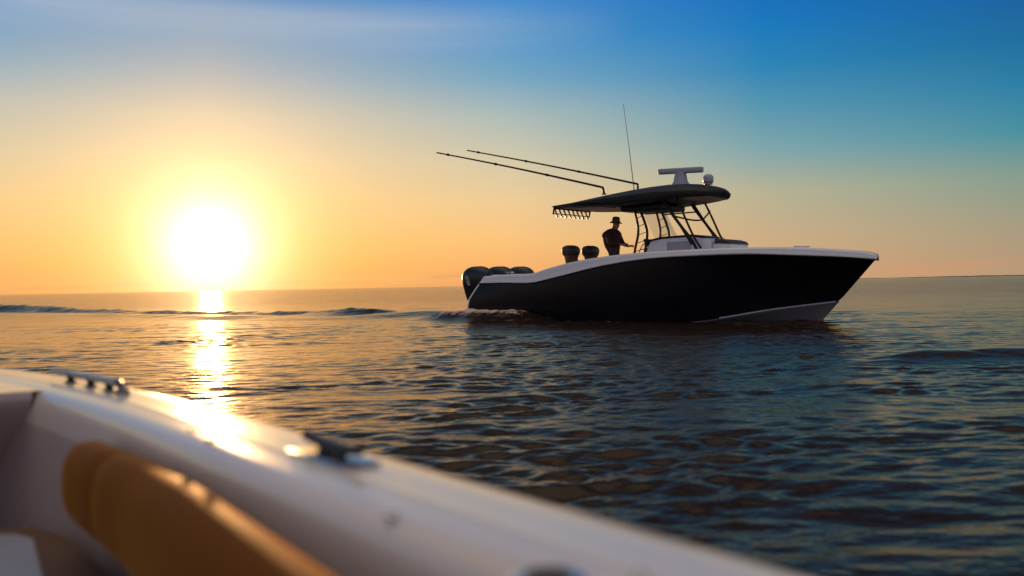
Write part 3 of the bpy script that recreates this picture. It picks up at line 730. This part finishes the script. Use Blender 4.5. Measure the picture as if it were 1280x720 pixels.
# cockpit sole
bm = NB(); loft(bm, [[fp(s, .44, .024), fp(s, .44, .024, -1)] for s in FS if s < 4.2]); build('cockpit_sole', bm, TEAK, skiff)
bm = NB(); loft(bm, [[fp(-3.2, .0, z), fp(-3.2, .0, z, -1)] for z in (.60, .35, -.3)]); build('transom', bm, CRG, skiff)
# foredeck with its raked bulkhead
bm = NB(); rr = []
ds = [s for s in np.linspace(2.42, 6.1, 38)]
for s in ds: rr.append([fp(s, .18, .6165+(fz(s)-.62)), fp(s, .9, .628+(fz(s)-.62)), fp(s, .18, .6165+(fz(s)-.62), -1)])
loft(bm, rr)
fdk = build('foredeck', bm, CRG, skiff)
bm = NB()
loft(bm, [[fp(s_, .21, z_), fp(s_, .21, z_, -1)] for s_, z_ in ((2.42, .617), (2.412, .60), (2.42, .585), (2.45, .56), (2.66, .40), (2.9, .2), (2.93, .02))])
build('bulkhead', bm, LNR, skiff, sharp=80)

# side bolster
bolster = empty('side_bolster', (0, 0, 0)); bolster.parent = skiff
def bol_ring(s, s_end, half=1.):
    e = min(1, max(0, (s_end-s)/.14)); r = math.sqrt(max(0, 1-(1-e)**2))
    zt, zb = .604-.022*max(0, min(1, (s-.9)/.7)), .405; zt2 = zt-(1-r)*.05; zb2 = zb+(1-r)*.06; th = .03+.085*r
    pr = []
    n = 28
    for k in range(n):
        a = 2*math.pi*k/n; ca, sa = math.cos(a), math.sin(a)
        y = abs(ca)**.8*(1 if ca > 0 else -1); z_ = abs(sa)**.8*(1 if sa > 0 else -1)
        zc = (zt2+zb2)/2; hz_ = (zt2-zb2)/2
        pr.append((.226+.07*max(0, 1.1-s)+th/2+th/2*y, zc+hz_*z_))
    return pr
SE = 1.68
def seg_bol(a, b, name):
    bm = NB(); rings = []
    for s in np.linspace(a, b, max(8, int((b-a)*22))):
        pr = bol_ring(s, SE)
        edge = min(1, min(abs(s-a), abs(b-s))/.02) if True else 1
        sh = .006*(1-edge)
        rings.append([fp(s, d-(sh if d > .28 else 0), z-(sh*.6 if z > .5 else 0)) for d, z in pr])
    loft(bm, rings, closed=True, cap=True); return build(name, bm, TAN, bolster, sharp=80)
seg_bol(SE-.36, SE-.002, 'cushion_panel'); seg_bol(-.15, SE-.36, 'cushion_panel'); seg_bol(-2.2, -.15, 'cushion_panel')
# aft-facing seat with tan frame and white inset
def poly_pad(name, pts, z0, z1, m, bev, parent):
    bm = NB(); f = bm.faces.new([bm.verts.new((*p, z0)) for p in pts]); ex = bmesh.ops.extrude_face_region(bm, geom=[f])
    vs = [v for v in ex['geom'] if isinstance(v, bmesh.types.BMVert)]; bmesh.ops.translate(bm, vec=(0, 0, z1-z0), verts=vs)
    bmesh.ops.bevel(bm, geom=[e for e in bm.edges], offset=bev, segments=4, affect='EDGES', profile=.5)
    return build(name, bm, m, parent, sharp=80)
def loc(u_, n_): P = P0+U*u_+NN*n_; return (P.x, P.y)
seat = empty('bow_seat', (0, 0, 0)); seat.parent = skiff
def fpxy(s, d): P = fp(s, d, 0); return (P.x, P.y)
poly_pad('seat_base', [fpxy(1.15, .30), fpxy(1.6, .30), fpxy(1.86, .28), (-1.19, 2.21), (-2.3, 2.28), loc(1.3, -1.7), loc(.95, -1.0)], .02, .23, CRG, .02, seat)
poly_pad('seat_cushion', [fpxy(1.15, .27), fpxy(1.6, .27), fpxy(1.84, .27), (-1.17, 2.18), (-2.3, 2.25), loc(1.3, -1.7), loc(.95, -1.0)], .225, .325, BRN, .022, seat)
ip = [(-.74, 1.42), (-.935, 1.74), (-1.12, 2.04), (-1.18, 2.08), (-2.2, 2.12), loc(1.3, -1.6), loc(1.0, -1.0)]
poly_pad('seat_inset', ip, .318, .334, WHT, .006, seat)
# grab rail, cleats, rod holder, snaps
bm = NB()
rs = np.linspace(2.08, 2.74, 22)
tube(bm, [fp(s, .058, .612+.034*min(1, (s-2.06)*12)) for s in rs], .012, 10, r2=.008)
grab = build('grab_rail', bm, DST, skiff)
for s in (2.12, 2.22, 2.38, 2.56):
    bm = NB(); lathe(bm, [(.022, 0), (.020, .006), (.011, .010), (.012, .032)], 12, Matrix.Translation(fp(s, .058, .615))); build('rail_foot', bm, BLKG, grab)
def cleat(s, d, L_, m_base=STL):
    e = empty('deck_cleat', (0, 0, 0)); e.parent = skiff
    z = fz(s)+.001; c = fp(s, d, z); t = (fp(s+.01, d, z)-fp(s-.01, d, z)).normalized()
    bm = NB(); ang_ = math.atan2(t.y, t.x)
    box(bm, c+Vector((0, 0, .003)), (L_*1.1, .07, .006), .003, Matrix.Rotation(ang_, 4, 'Z')); build('base_plate', bm, STL, e)
    bm = NB()
    for sg in (1, -1):
        lathe(bm, [(.015, 0), (.011, .012), (.013, .02)], 12, Matrix.Translation(c+t*sg*.025+Vector((0, 0, .004))))
    tube(bm, smooth_path([c-t*L_*.5+Vector((0, 0, .027)), c-t*.04+Vector((0, 0, .022)), c+t*.04+Vector((0, 0, .022)), c+t*L_*.5+Vector((0, 0, .027))], 4), .010, 10)
    build('cleat_horns', bm, BLKG, e)
def st_of(x, y): P = Vector((x, y, 0))-P0; return P.dot(U), -(P.dot(NN))
def at(px, py, z):
    d = fw+rt*((px-640)/F)+up*((360-py)/F); t = (z-CH)/d.z; return Vector((0, 0, CH))+d*t
c0 = at(415, 566, .63); s_, d_ = st_of(c0.x, c0.y); cleat(s_, d_+toff(s_), .19)
def holder(px, py):
    c0 = at(px, py, .622); e = empty('rod_holder', (c0.x, c0.y, .620)); e.parent = skiff
    bm = NB(); lathe(bm, [(.036, 0), (.036, .002), (.033, .004), (.026, .004), (.023, .003), (.022, -.0)], 28); build('flange', bm, STL, e)
    bm = NB(); lathe(bm, [(.0235, .0015), (.0235, .0046), (.001, .0048)], 20); build('opening', bm, RUBBER, e)
holder(686, 722)
for (px, py) in ((240, 536), (263, 549), (490, 642), (800, 716)):
    c0 = at(px, py, .624); bm = NB(); lathe(bm, [(.009, 0), (.009, .003), (.006, .006), (.001, .0065)], 14, Matrix.Translation((c0.x, c0.y, .6195))); build('snap_stud', bm, STL, skiff)
